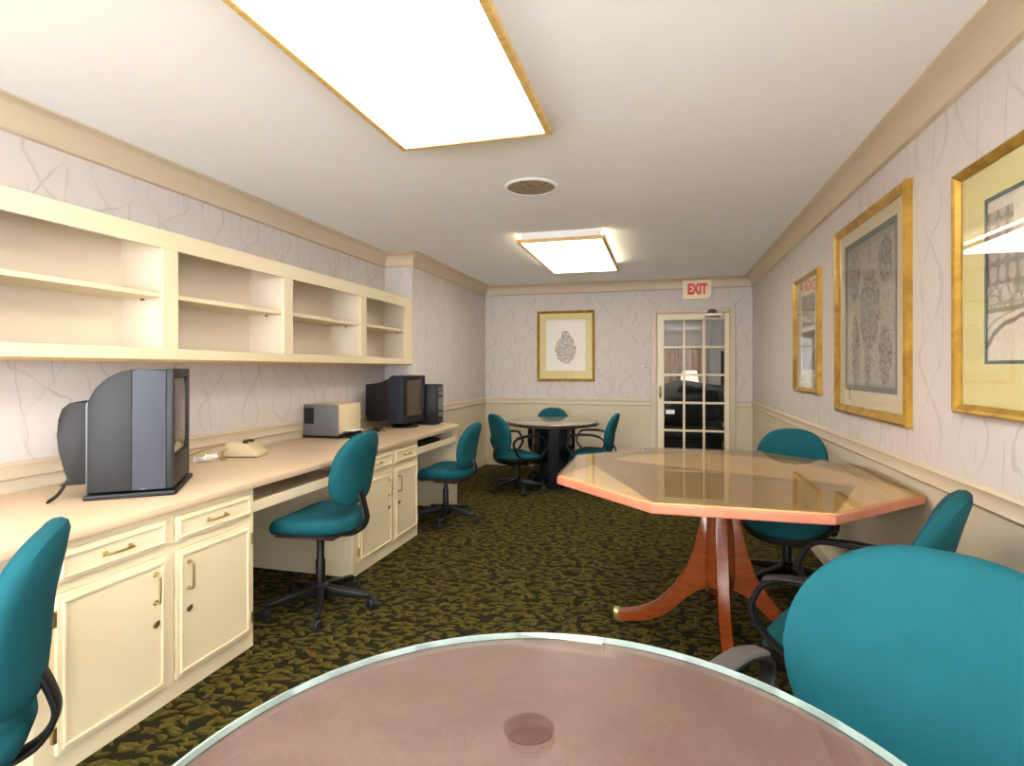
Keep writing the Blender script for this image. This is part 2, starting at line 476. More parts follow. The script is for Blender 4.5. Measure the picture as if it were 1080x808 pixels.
# door in the back wall
b = BM()
for x0, x1, z0, z1 in ((-.14, DX0, 0, DZ + .055), (DX1, .88, 0, DZ + .055), (DX0, DX1, DZ, DZ + .055)):
    box(b, x0, x1, YB - .022, YB, z0, z1, .004)
for x0, x1, z0, z1 in ((DX0, DX0 + .012, 0, DZ), (DX1 - .012, DX1, 0, DZ), (DX0, DX1, DZ - .012, DZ)):
    box(b, x0, x1, YB, YB + .1, z0, z1)
struct('trim_5', b, M['trim'])
dr = thing('door_1', 'cream door with fifteen glass panes in the back wall', 'door', (DX0 + .013, YB + .02, 0)); dr['kind'] = 'structure'
sh = (DX0 + .013, YB + .02, 0)
gx = [.012, .262, .506, .752]; gz = [.19, .55, .91, 1.27, 1.63, 1.98]
mw = .014
b = BM(); y0, y1 = YB + .005, YB + .045
box(b, DX0 + .014, gx[0], y0, y1, .008, DZ - .015, .003); box(b, gx[3], DX1 - .014, y0, y1, .008, DZ - .015, .003)
box(b, gx[0], gx[3], y0, y1, .008, gz[0], .002); box(b, gx[0], gx[3], y0, y1, gz[5], DZ - .015, .002)
obj('door_frame', b, M['cream'], dr, sh)
b = BM()
for x in gx[1:3]: box(b, x - mw, x + mw, y0, y1, gz[0], gz[5], .004)
for z in gz[1:5]: box(b, gx[0], gx[3], y0 + .002, y1 - .002, z - mw, z + mw, .004)
obj('muntins', b, M['cream'], dr, sh)
for i in range(3):
    for j in range(5):
        b = BM(); box(b, gx[i] + (mw if i else 0), gx[i + 1] - (mw if i < 2 else 0), YB + .022, YB + .027, gz[j] + (mw if j else 0), gz[j + 1] - (mw if j < 4 else 0))
        obj('pane', b, M['paneglass'], dr, sh)
b = BM(); box(b, -.05, -.02, y0 - .004, y0, .98, 1.12, .002); tube(b, [(-.035, y0, 1.02), (-.035, y0 - .05, 1.02), (-.035, y0 - .055, 1.0), (-.035, y0 - .055, .96)], .008, up=(1, 0, 0)); obj('door_handle', b, M['darkbrass'], dr, sh, True)
# door closer on the frame
t = thing('door_closer', 'metal door closer fixed above the glass door', 'door closer', (.6, YB - .022, 2.02))
b = BM(); box(b, -.11, .11, -.045, 0, -.02, .035, .012, 3); obj('closer_body', b, M['white'], t, smooth=True)
b = BM(); pad(b, superell(.06, .022, 2), [(1, 0), (.9, .03), (.55, .05), (0, .055)], 24, lambda p: Vector((p.x, p.y - .024, p.z + .034))); box(b, -.095, .1, -.06, -.044, -.018, .002, .004); obj('closer_arm', b, M['darkbrass'], t, smooth=True)

# ------------------------------------------------------------------ ceiling lights
def ceiling_light(x0, x1, y0, y1, label, glow=False):
    cx, cy = (x0 + x1) / 2, (y0 + y1) / 2; w, d = (x1 - x0) / 2, (y1 - y0) / 2
    t = thing('ceiling_light', label, 'ceiling light', (cx, cy, H), group='fluorescent ceiling fixtures')
    b = BM(); box(b, -w + .03, w - .03, -d + .03, d - .03, -.02, 0)
    box(b, -w + .03, w - .03, -d + .03, -d + .042, -.062, -.02); box(b, -w + .03, w - .03, d - .042, d - .03, -.062, -.02)
    obj('housing', b, M['white'], t)
    b = BM(); z0, z1 = -.092, -.062
    box(b, -w, -w + .028, -d, d, z0, z1, .003); box(b, w - .028, w, -d, d, z0, z1, .003); box(b, -w + .02, w - .02, -d + .02, d - .02, z1 - .004, z1)
    box(b, -w + .022, w - .022, -d, -d + .022, z0, z1, .003); box(b, -w + .022, w - .022, d - .022, d, z0, z1, .003)
    obj('wood_frame', b, M['oak'], t)
    b = BM(); box(b, -w + .022, w - .022, -d + .022, d - .022, -.086, -.08); obj('diffuser', b, M['panel'], t)
    b = BM()
    box(b, -w + .03, -w + .04, -d + .042, d - .042, -.062, -.02); box(b, w - .04, w - .03, -d + .042, d - .042, -.062, -.02)
    obj('side_diffuser', b, M['side' if glow else 'white'], t)
ceiling_light(-1.235, -.49, .95, 2.5, 'large wood-framed fluorescent ceiling light nearest the camera, cut off by the top of the photo')
ceiling_light(-1.2, -.46, 4.59, 6.17, 'far wood-framed fluorescent ceiling light, seen whole, beyond the round speaker grille', True)
ceiling_light(-1.2, -.46, -1.9, -.4, 'added wood-framed ceiling light behind the camera, an unseen fill', True)  # third fixture is invented, fill light from behind the camera
t = thing('ceiling_speaker', 'round grey-brown speaker grille in the ceiling between the two lights', 'speaker', (-.81, 3.45, H))
b = BM(); lathe(b, [(.168, 0), (.168, -.006), (.16, -.012), (.15, -.012), (.148, 0)], 48); obj('rim', b, M['white'], t, smooth=True)
b = BM(); lathe(b, [(.15, 0), (.15, -.008), (.1, -.011), (0, -.012)], 48); obj('grille', b, M['grille'], t, smooth=True)

# exit sign
t = thing('exit_sign', 'cream exit sign with red letters above the glass door', 'exit sign', (.42, YB, 2.36))
b = BM(); prism(b, [(-.175, -.12), (.13, -.12), (.165, -.085), (.175, .12), (-.175, .12)], -.06, 0, 'y', .008); obj('sign_box', b, M['signcream'], t, smooth=True)
tc = bpy.data.curves.new('exit_text', 'FONT'); tc.body = 'EXIT'; tc.size = .19; tc.extrude = .002; tc.offset = .009; tc.align_x = 'CENTER'; tc.align_y = 'CENTER'
to = bpy.data.objects.new('exit_text', tc); C.objects.link(to); bpy.context.view_layer.update()
me = bpy.data.meshes.new_from_object(to.evaluated_get(bpy.context.evaluated_depsgraph_get())); bpy.data.objects.remove(to)
xs = [v.co.x for v in me.vertices]; k_ = .24 / (max(xs) - min(xs))
for v in me.vertices: v.co = Vector((v.co.x * k_, -.062 - v.co.z, v.co.y * .95))
me.materials.clear(); me.materials.append(M['red'])
lo = bpy.data.objects.new('letters', me); C.objects.link(lo); lo.parent = t
# small thermostat hook
b = BM(); box(b, -.03, .0, -.02, 0, -.012, .012, .003); tube(b, [(0, -.01, 0), (.025, -.02, -.004), (.04, -.02, -.012)], .005, sub=2)
o = obj('wall_hook', b, M['steel'], smooth=True); o.location = (-.235, YB, 1.375); tag(o, 'small metal hook on the back wall left of the glass door', 'hook')

# ------------------------------------------------------------------ wall bookcase
XB = XJ
YS = [.25, 1.325, 2.295, 3.225, 4.2, 5.135]
t = thing('wall_bookcase', 'long cream open bookcase with two rows of compartments on the left wall', 'bookcase', (XL, 2.7, 1.397)); sh = (XL, 2.7, 1.397)
b = BM()
zt, zb, ot, ob = 2.05, 1.397, 1.957, 1.452
box(b, XB - .02, XB, YS[0], YS[-1], ot, zt, .002); box(b, XB - .02, XB, YS[0], YS[-1], zb, ob, .002)
for i, y in enumerate(YS):
    if i == 0: box(b, XB - .02, XB, y, y + .05, ob, ot)
    elif i == 5: box(b, XB - .02, XB, 4.98, y, ob, ot)
    else: box(b, XB - .02, XB, y - .045, y + .045, ob, ot)
obj('face_frame', b, M['cream'], t, sh)
b = BM()
box(b, XL + .012, XB - .02, YS[0], YS[-1], zt - .025, zt - .003); box(b, XL + .012, XB - .02, YS[0], YS[-1], ob - .035, ob - .015)
for i, y in enumerate(YS):
    if i in (0, 5): s_ = 1 if i == 0 else -1; yy = sorted((y, y + s_ * .02)); box(b, XL + .012, XB - .02, yy[0], yy[1], ob - .015, zt - .025)
    else: box(b, XL + .012, XB - .02, y - .02, y + .02, ob - .015, zt - .025)
obj('carcass', b, M['creamin'], t, sh)
b = BM(); box(b, XL + .001, XL + .012, YS[0], YS[-1], zb + .01, zt - .003); obj('back_panel', b, M['creamin'], t, sh)
b = BM(); box(b, XL + .012, XB - .03, YS[0] + .01, YS[-1] - .01, ob - .05, ob - .037); obj('bottom_panel', b, M['oak'], t, sh)
b = BM(); box(b, XB - .03, XB - .003, YS[0], YS[-1], zb - .011, zb); obj('under_strip', b, M['ochre'], t, sh, label='brown strip under the front edge')  # thin brown strip below the bottom rail
for i in range(5):
    y0 = YS[i] + .021; y1 = YS[i + 1] - .021
    b = BM(); box(b, XL + .015, XB - .03, y0, y1, 1.712, 1.737, .003); obj('shelf', b, M['cream'], t, sh)
    for y in (y0, y1 - .012):
        b = BM(); box(b, XB - .16, XB - .148, y, y + .012, 1.700, 1.711); obj('shelf_pin', b, M['darkbrass'], t, sh)

# ------------------------------------------------------------------ base cabinets
XC = -1.93
def raised(b, y0, y1, z0, z1, x, inset=.014, w=.012):
    box(b, x, x + .014, y0, y1, z0, z1, .002, 1)
    a0, a1, c0, c1 = y0 + inset, y1 - inset, z0 + inset, z1 - inset
    for q in ((a0, a1, c1 - w, c1), (a0, a1, c0, c0 + w), (a0, a0 + w, c0 + w, c1 - w), (a1 - w, a1, c0 + w, c1 - w)):
        box(b, x + .013, x + .022, *q, .004, 2)
def pull(b, p, axis, L, x):
    y, z = p
    d = Vector((0, 1, 0)) if axis == 'y' else Vector((0, 0, 1)); c_ = Vector((x, y, z))
    pts = [c_ - d * L / 2, c_ - d * L / 2 + Vector((.02, 0, 0)), c_ - d * L * .38 + Vector((.026, 0, 0)), c_ + d * L * .38 + Vector((.026, 0, 0)), c_ + d * L / 2 + Vector((.02, 0, 0)), c_ + d * L / 2]
    tube(b, pts, .0045, sub=3, n=8, up=(0, .7, .7))
    for s_ in (-1, 1):
        q = c_ + d * (s_ * L / 2); box(b, x, x + .003, q.y - .009, q.y + .009, q.z - .009, q.z + .009, .001, 1)
def cabinet(y0, y1, ymid, label, hyl, side_dark=False):
    t = thing('base_cabinet', label, 'cabinet', (XC, (y0 + y1) / 2, 0), group=None); sh = (XC, (y0 + y1) / 2, 0)
    b = BM(); xb = XL + .03
    # side panels, floor, face frame
    box(b, xb, XC - .02, y0, y0 + .018, 0, .773); box(b, xb, XC - .02, y1 - .018, y1, 0, .773)
    box(b, xb, XC - .02, y0 + .018, y1 - .018, .05, .07); box(b, xb, xb + .012, y0 + .018, y1 - .018, .07, .773)
    box(b, XC - .02, XC, y0, y0 + .065, 0, .773, .0015, 1); box(b, XC - .02, XC, y1 - .03, y1, 0, .773, .0015, 1)
    box(b, XC - .02, XC, ymid - .023, ymid + .023, .07, .773, .0015, 1)
    box(b, XC - .021, XC - .0005, y0 + .06, y1 - .025, 0, .075); box(b, XC - .021, XC - .0005, y0 + .06, y1 - .025, .745, .773); box(b, XC - .021, XC - .0005, y0 + .06, y1 - .025, .605, .643)
    obj('cabinet_body', b, M['cream'], t, sh)
    for k, (a, c_) in enumerate(((y0 + .062, ymid - .022), (ymid + .022, y1 - .03))):
        b = BM(); raised(b, a, c_, .642, .746, XC, .012, .01); d = obj('drawer', b, M['cream'], t, sh)
        b = BM(); pull(b, ((a + c_) / 2, .692), 'y', .095, XC + .014); obj('drawer_pull', b, M['brass'], d, sh, True)
        b = BM(); raised(b, a, c_, .077, .604, XC, .016, .014); d = obj('cabinet_door', b, M['cream'], t, sh)
        yp = (c_ - .055) if k == 0 else (a + .06)
        b = BM(); pull(b, (yp, .49), 'z', .11, XC + .014); obj('door_pull', b, M['brass'], d, sh, True)
        b = BM(); lathe(b, [(0, 0), (.011, 0), (.011, .004), (.006, .008), (0, .008)], 14)
        xf(b.verts, Matrix.Translation((XC + .014, yp + .002, .345)) @ Matrix.Rotation(pi / 2, 4, 'Y'))
        vs = box(b, XC + .02, XC + .024, yp - .001, yp + .012, .346, .362); obj('lock', b, M['darkbrass'], d, sh, True)
        yh = a if k == 0 else c_
        for zh in (.15, .53):
            b = BM(); box(b, XC, XC + .016, yh - (.014 if k == 0 else 0), yh + (0 if k == 0 else .014), zh - .028, zh + .028, .002, 1); obj('hinge', b, M['brass'], d, sh)
    return t
cabinet(1.31, 2.295, 1.815, 'cream base cabinet under the counter beside the large monitor, nearest the camera', 1)
cabinet(3.2, 4.18, 3.735, 'cream base cabinet farther down the counter, partly behind the nearest whole desk chair', 1)
# counter
b = BM()
prism(b, [(XL + .002, -.35), (-1.895, -.35), (-1.895, 5.05), (-1.93, 5.12), (-2.14, 5.22), (XJ + .003, 5.36), (XJ + .003, YJ + .0), (XJ + .003, YJ - .003), (XL + .002, YJ - .003)], .774, .811, 'z', .008)
tag(obj('countertop', b, M['counter'], smooth=True), 'long cream laminate countertop running along the left wall', 'countertop')
b = BM(); prism(b, [(XJ + .02, 5.07), (XC, 5.07), (XC, 5.09), (XJ + .02, 5.09)], 0, .773); box(b, XC - .03, XC, 5.065, 5.095, 0, .773, .002)
tag(obj('counter_end_panel', b, M['cream']), 'cream panel holding up the far end of the counter', 'panel')
b = BM(); box(b, XL + .03, XC, .28, .3, 0, .773)
tag(obj('counter_end_panel', b, M['cream']), 'cream panel holding up the near end of the counter, left of the photo', 'panel')
def tray(y0, y1, label):
    t = thing('keyboard_tray', label, 'keyboard tray', (XC, (y0 + y1) / 2, .65)); sh = (XC, (y0 + y1) / 2, .65)
    b = BM(); box(b, -2.42, XC - .02, y0 + .004, y1 - .004, .672, .69); obj('tray_board', b, M['counter'], t, sh)
    b = BM(); box(b, XC - .02, XC - .001, y0 + .004, y1 - .004, .648, .702, .003); obj('tray_front', b, M['cream'], t, sh)
    for y in (y0 + .002, y1 - .014):
        b = BM(); box(b, -2.42, XC - .03, y, y + .012, .69, .773); obj('tray_bracket', b, M['creamin'], t, sh)
tray(2.295, 3.2, 'cream pull-out keyboard tray under the counter between the two cabinets')
tray(4.18, 5.064, 'far cream keyboard tray under the counter, with a black keyboard on it')
tray(.3, 1.31, 'nearest cream keyboard tray at the left edge of the photo')
t = thing('keyboard', 'black keyboard lying on the far pull-out tray', 'keyboard', (-2.06, 4.56, .691))
b = BM(); box(b, -.08, .08, -.22, .22, 0, .022, .006); obj('keyboard_case', b, M['black'], t, smooth=True)
b = BM()
for i in range(5):
    for j in range(14): box(b, -.066 + i * .026, -.044 + i * .026, -.205 + j * .0295, -.18 + j * .0295, .02, .03)
obj('keys', b, M['charcoal'], t)

# ------------------------------------------------------------------ monitors
def big_monitor():
    a = radians(37)
    t = thing('crt_monitor', 'large charcoal tube monitor with a blue-grey side panel, nearest on the counter', 'monitor', (-2.027, 1.918, .811), a)
    # local: near front corner at origin; +x is the way the screen faces, +y to the far side
    W = .42; zb = .028
    def shell(b, x0, x1, top, y0=0.0, y1=W, z0=zb):
        pr = [(x0, z0), (x1, z0)] + top
        prism(b, pr, y0, y1, 'y', .006)
    b = BM(); shell(b, -.145, -.02, [(-.02, .535), (-.12, .537), (-.145, .536)], 0, W); obj('front_shell', b, M['bluegrey'], t, smooth=True)
    b = BM(); shell(b, -.30, -.145, [(-.145, .536), (-.19, .525), (-.235, .498), (-.27, .462), (-.292, .42), (-.30, .38)], .003, W - .003); obj('rear_shell', b, M['charcoal'], t, smooth=True)
    b = BM(); prism(b, [(-.303, .03), (-.30, .03), (-.296, .41), (-.303, .39)], .001, W - .001, 'y'); obj('seam_trim', b, M['midgrey'], t)
    b = BM(); shell(b, -.41, -.303, [(-.303, .40), (-.335, .405), (-.37, .398), (-.395, .375), (-.408, .33), (-.411, .27), (-.405, .2), (-.39, .13), (-.365, .07)], .04, W - .04, .06); obj('tube_housing', b, M['rearshell'], t, smooth=True)
    b = BM()
    for q in ((.0, .03, .03, .54), (W - .03, W, .03, .54), (.03, W - .03, .03, .16), (.03, W - .03, .5, .54)):
        box(b, -.02, .006, q[0], q[1], q[2], q[3], .004)
    obj('bezel', b, M['charcoal'], t, smooth=True)
    b = BM(); pad(b, superell(.181, .172, 7), [(0, -.012), (.5, -.012), (1, -.012), (.97, -.002), (.6, .004), (0, .006)], 48, lambda p: Vector((p.z - .002, p.x + W / 2, p.y + .33)))
    obj('screen', b, M['screen'], t, smooth=True)
    b = BM(); prism(b, [(-.31, -.012), (.012, -.012), (.02, 0), (.02, W), (.0, W + .01), (-.27, W)], 0.001, .022, 'z', .005); box(b, -.25, -.06, .1, W - .1, .02, .032); obj('stand', b, M['black'], t, smooth=True)
    b = BM(); tube(b, [(-.37, .05, .09), (-.40, .03, .03), (-.425, .0, .006), (-.435, .03, .005), (-.41, .06, .03), (-.375, .08, .10)], .0045, up=(0, 1, 0)); obj('cable_loop', b, M['black'], t, smooth=True)
    b = BM(); box(b, -.115, -.095, -.004, 0.001, .03, .036, .001); obj('badge', b, M['midgrey'], t)
big_monitor()
def far_monitor():
    t = thing('crt_monitor', 'black tube monitor with a brownish screen, at the far end of the counter', 'monitor', (-2.235, 4.56, .811), radians(-6))
    W = .36; z0 = .045
    b = BM(); prism(b, [(-.17, z0), (-.01, z0), (-.01, .475), (-.12, .48), (-.155, .465), (-.17, .44)], 0, W, 'y', .012); obj('front_shell', b, plain('navy_black_plastic', (.018, .022, .032), .35), t, smooth=True)
    b = BM(); prism(b, [(-.43, .13), (-.41, .06), (-.17, .06), (-.17, .455), (-.2, .44), (-.25, .41), (-.43, .395)], .02, W - .02, 'y', .008); obj('tube_housing', b, M['rearshell'], t, smooth=True)
    b = BM()
    for q in ((0, .035, z0, .475), (W - .035, W, z0, .475), (.035, W - .035, z0, .1), (.035, W - .035, .44, .475)): box(b, -.01, .008, *q, .004)
    obj('bezel', b, M['black'], t, smooth=True)
    b = BM(); pad(b, superell(.146, .171, 7), [(0, -.01), (1, -.01), (.97, -.002), (.6, .003), (0, .005)], 40, lambda p: Vector((p.z, p.x + W / 2, p.y + .27)))
    obj('screen', b, M['screenbrown'], t, smooth=True)
    b = BM(); lathe(b, [(0, 0), (.12, 0), (.125, .012), (.1, .03), (.06, .035), (.06, .05), (0, .05)], 32, -.1, W / 2); obj('swivel_foot', b, M['black'], t, smooth=True)
far_monitor()
t = thing('computer_tower', 'black computer tower with grey drive bays behind the far monitor', 'computer tower', (-2.1, 5.04, .811))
b = BM(); box(b, -.4, 0, -.085, .085, .008, .39, .008); obj('case', b, M['black'], t, smooth=True)
b = BM(); box(b, 0, .012, -.08, .08, .012, .385, .006); obj('front_panel', b, M['charcoal'], t, smooth=True)
for z0_, z1_ in ((.33, .36), (.285, .32), (.14, .26), (.08, .12)):
    b = BM(); box(b, .012, .017, -.05, .06, z0_, z1_, .002); obj('drive_bay', b, M['midgrey'], t)
b = BM(); box(b, -.38, -.02, -.075, .075, 0, .008); obj('foot', b, M['black'], t)

# printer
t = thing('printer', 'beige printer with a grey panel standing on the counter', 'printer', (-2.56, 3.95, .811))
b = BM(); box(b, -.15, .15, -.155, .17, .03, .262, .01); obj('casing', b, M['beige'], t, smooth=True)
b = BM(); box(b, -.155, .152, -.172, -.155, .02, .262, .008); obj('side_panel', b, M['midgrey'], t, smooth=True)
b = BM(); box(b, -.145, -.06, -.178, -.170, .11, .235, .006); obj('grip', b, M['charcoal'], t, smooth=True)
b = BM(); box(b, -.17, .16, -.16, .175, 0, .028, .006); obj('base', b, M['black'], t, smooth=True)
b = BM(); box(b, .16, .24, -.13, .13, .006, .016, .002); vs = box(b, .155, .225, -.1, .1, .03, .036); xf(vs, Matrix.Rotation(radians(-4), 4, 'Y')); obj('output_tray', b, M['charcoal'], t, label='dark output tray')
b = BM(); vs = box(b, .156, .23, -.09, .08, .050, .053); obj('paper_sheet', b, M['paper'], t, label='white paper in the tray')
b = BM()
for k in range(5):
    r_ = random.Random(k); pts = [(.17 + r_.random() * .1, .02 + r_.random() * .16, .006 + .05 * r_.random()) for _ in range(5)]
    tube(b, pts, .004, sub=4, n=6, up=(0, 0, 1))
xf(b.verts, Matrix.Translation((-2.56 + .02, 3.95 + .16, .811)))
tag(obj('cable_tangle', b, M['black'], smooth=True), 'tangle of black cables between the printer and the far monitor', 'cable')
# phone
t = thing('telephone', 'beige wedge-shaped telephone on the counter between large monitor and printer', 'telephone', (-2.5, 2.9, .811), radians(14))
b = BM(); prism(b, [(-.1, .002), (.11, .002), (.115, .02), (.05, .075), (-.05, .10), (-.09, .08)], -.075, .075, 'y', .01)
obj('phone_base', b, M['beige'], t, smooth=True)
b = BM(); box(b, -.098, .108, -.073, .073, 0, .005, .002); obj('phone_foot', b, M['rearshell'], t)
b = BM(); tube(b, [(.03, -.045, .082), (.015, -.03, .094), (.015, .03, .094), (.03, .045, .082)], (.014, .007), up=(1, 0, 0)); obj('handset_rest', b, M['pan'], t, smooth=True)
b = BM(); pts = [(-2.5, 2.98, .87), (-2.6, 2.9, .885), (-2.66, 2.75, .86), (-2.68, 2.6, .83), (-2.66, 2.4, .817), (-2.6, 2.3, .816)]
tube(b, pts, .0045, n=8, up=(0, 0, 1)); tube(b, [(-2.6, 2.78, .83), (-2.52, 2.84, .885), (-2.56, 2.9, .9), (-2.6, 2.86, .86), (-2.55, 2.75, .818), (-2.48, 2.72, .817)], .0035, n=8, up=(0, 0, 1))
xf(b.verts, (Matrix.Translation((-2.5, 2.9, .811)) @ Matrix.Rotation(radians(14), 4, 'Z')).inverted()); obj('cord', b, M['ochre'], t, smooth=True)
b = BM()
rr = random.Random(7)
for k in range(7):
    pts = [(-2.56 + rr.uniform(-.04, .04), 2.66 + rr.uniform(-.07, .07), .816 + rr.uniform(0, .03)) for _ in range(4)]
    tube(b, pts, (.008, .0025), sub=4, n=6, up=(0, 0, 1))
tag(obj('plastic_wrapping', b, M['white'], smooth=True), 'crumpled pale plastic wrapping beside the telephone', 'wrapping')

# ------------------------------------------------------------------ framed prints
def picture(label, kind, w, h, loc, rz, fw=.03, mat='mat', mg=(.1, .1, .1, .1), inner=None, prof='wide'):
    """local: picture in xz plane, facing -y; loc = centre on the wall"""
    t = thing('framed_print', label, 'framed print', loc, rz)
    b = BM(); hw, hh = w / 2, h / 2
    pr = [(0, 0), (0, .028), (fw * .25, .036), (fw * .55, .03), (fw * .8, .022), (fw, .016), (fw, 0)]   # inward, out
    cs = [(-hw, -hh, 1, 1), (hw, -hh, -1, 1), (hw, hh, -1, -1), (-hw, hh, 1, -1)]
    rings = [[b.verts.new((x + sx * i_, -o_, z + sz * i_)) for i_, o_ in pr] for x, z, sx, sz in cs]
    for q in range(4):
        A, B = rings[q], rings[(q + 1) % 4]
        for k in range(len(pr)):
            j = (k + 1) % len(pr); b.faces.new((A[k], A[j], B[j], B[k]))
    obj('frame', b, M['gold'], t)
    iw, ih = hw - fw, hh - fw
    L, R_, T, B_ = mg
    def ringbox(nm, m_, ax0, ax1, az0, az1, bx0, bx1, bz0, bz1, y):
        b = BM()
        for q in ((ax0, ax1, bz1, az1), (ax0, ax1, az0, bz0), (ax0, bx0, bz0, bz1), (bx1, ax1, bz0, bz1)):
            box(b, q[0], q[1], y - .003, y, q[2], q[3])
        obj(nm, b, m_, t)
    x0, x1, z0, z1 = -iw + L, iw - R_, -ih + B_, ih - T
    ringbox('mat_board', M[mat], -iw, iw, -ih, ih, x0, x1, z0, z1, -.008)
    if inner:
        ringbox('inner_mat', M['darkmat'], x0 - .002, x1 + .002, z0 - .002, z1 + .002, x0 + inner, x1 - inner, z0 + inner, z1 - inner, -.006)
    b = BM(); box(b, x0 - .01, x1 + .01, -.003, -.001, z0 - .01, z1 + .01); p_ = obj('print', b, print_mat(kind), t)
    b = BM(); box(b, -iw, iw, -.016, -.0135, -ih, ih); obj('picture_glass', b, M['pglass'], t)
    return t
RZ = -pi / 2      # facing -x
picture('small-patterned oval print with a wide cream mat in a gold frame on the back wall', 'egg', .79, .96, (-1.28, YB, 1.66), 0, .035, 'mat', (.09, .09, .09, .11))
picture('farthest gold-framed print on the right wall, two dark panels one above the other', 'panels', .76, .9, (XR, 4.73, 1.62), RZ, .035, 'matpale', (.09, .09, .09, .09))
picture('large gold-framed antique ornament print, middle of the three on the right wall', 'ornament', 1.07, 1.12, (XR, 3.415, 1.645), RZ, .05, 'matpale', (.09, .09, .07, .09), .03)
picture('gold-framed print of buildings above an arched bridge, nearest and cut off at the right edge', 'bridge', .92, .89, (XR, 2.0, 1.63), RZ, .035, 'mat', (.14, .14, .11, .145), .012)

# ------------------------------------------------------------------ tables
def oct_table():
    cx, cy, Z = .28, 3.04, .83
    t = thing('conference_table', 'octagonal table with glossy pale top and mahogany pedestal legs', 'table', (cx, cy, 0))
    ap = .785; R_ = ap / cos(pi / 8)
    oc = lambda r: [(r * cos(pi / 8 + k * pi / 4), r * sin(pi / 8 + k * pi / 4)) for k in range(8)]
    b = BM(); prism(b, oc(R_), Z - .05, Z - .012, 'z', .006); obj('tabletop', b, M['edge'], t, label='salmon-coloured wooden edge')
    b = BM(); prism(b, oc(R_ - .012), Z - .012, Z - .006); obj('veneer_top', b, M['octtop'], t)
    b = BM(); prism(b, oc(R_ - .002), Z - .006, Z, 'z', .001); obj('glass_top', b, M['tableglass'], t)
    b = BM(); lathe(b, [(0, Z - .05), (.28, Z - .05), (.28, Z - .075), (.09, Z - .1), (.07, Z - .13)] + [(.062, .6), (.075, .5), (.078, .3), (.07, .24), (.04, .22), (0, .22)], 24); obj('pedestal', b, M['mahog'], t, smooth=True)
    for k in range(4):
        b = BM()
        # side profile (r, z): outer curve then inner curve
        up_ = [(.05, .68), (.085, .66), (.1, .56), (.125, .44), (.165, .32), (.22, .215), (.3, .125), (.39, .078), (.47, .062), (.53, .06)]
        lo_ = [(.53, .012), (.46, .012), (.38, .022), (.3, .05), (.23, .1), (.17, .165), (.12, .21), (.05, .23)]
        prism(b, up_ + lo_, -.027, .027, 'y', .004)
        xf(b.verts, Matrix.Rotation(k * pi / 2, 4, 'Z')); lg = obj('leg', b, M['mahog'], t, smooth=True)
        b = BM(); lathe(b, [(0, 0), (.02, 0), (.024, .01), (.02, .016), (0, .016)], 14, .5, 0)
        vs = box(b, .505, .536, -.029, .029, .01, .064, .004); xf(b.verts, Matrix.Rotation(k * pi / 2, 4, 'Z')); obj('foot_cap', b, M['brass'], lg, smooth=True)
oct_table()
def near_table():
    t = thing('round_table', 'large round pink marbled table with a glass top at the bottom edge of the photo', 'table', (-.141, .682, 0))
    R_ = .578
    b = BM(); lathe(b, [(0, .718), (R_ - .02, .718), (R_ - .008, .721), (R_ - .005, .728), (R_ - .008, .736), (0, .736)], 96); obj('tabletop', b, M['pink'], t, smooth=True)
    b = BM(); lathe(b, [(R_ - .007, .738), (R_, .738), (R_, .748), (R_ - .007, .7505), (R_ - .007, .738)], 96); obj('glass_edge', b, M['edgeglass'], t, smooth=True, label='pale green glass edge')
    b = BM(); lathe(b, [(0, .738), (R_ - .007, .738), (R_ - .007, .75), (0, .75)], 96); obj('glass_top', b, M['tableglass'], t)
    b = BM(); lathe(b, [(0, .7365), (.043, .7365), (.043, .7375), (0, .7378)], 40, -.08, .243); obj('felt_disc', b, plain('brown_disc', rgb(84, 48, 38), .6), t, label='brown disc under the glass')
    b = BM(); lathe(b, [(0, 0), (.26, 0), (.26, .02), (.06, .05), (.05, .1), (.05, .66), (.16, .717), (0, .717)], 32); obj('pedestal', b, M['ebony'], t, smooth=True)
near_table()
def far_table():
    t = thing('round_table', 'small round grey-topped table on a black drum base by the back wall', 'table', (-1.24, 6.36, 0))
    b = BM(); lathe(b, [(0, .735), (.53, .735), (.535, .742), (.525, .75), (0, .75)], 64); obj('tabletop', b, M['greytop'], t, smooth=True)
    b = BM(); lathe(b, [(0, .705), (.51, .705), (.53, .71), (.532, .7345), (0, .7345)], 64); obj('table_edge', b, M['darkwood'], t, smooth=True)
    b = BM(); lathe(b, [(0, 0), (.22, 0), (.22, .704), (0, .704)], 12); obj('drum_base', b, M['ebony'], t)
far_table()

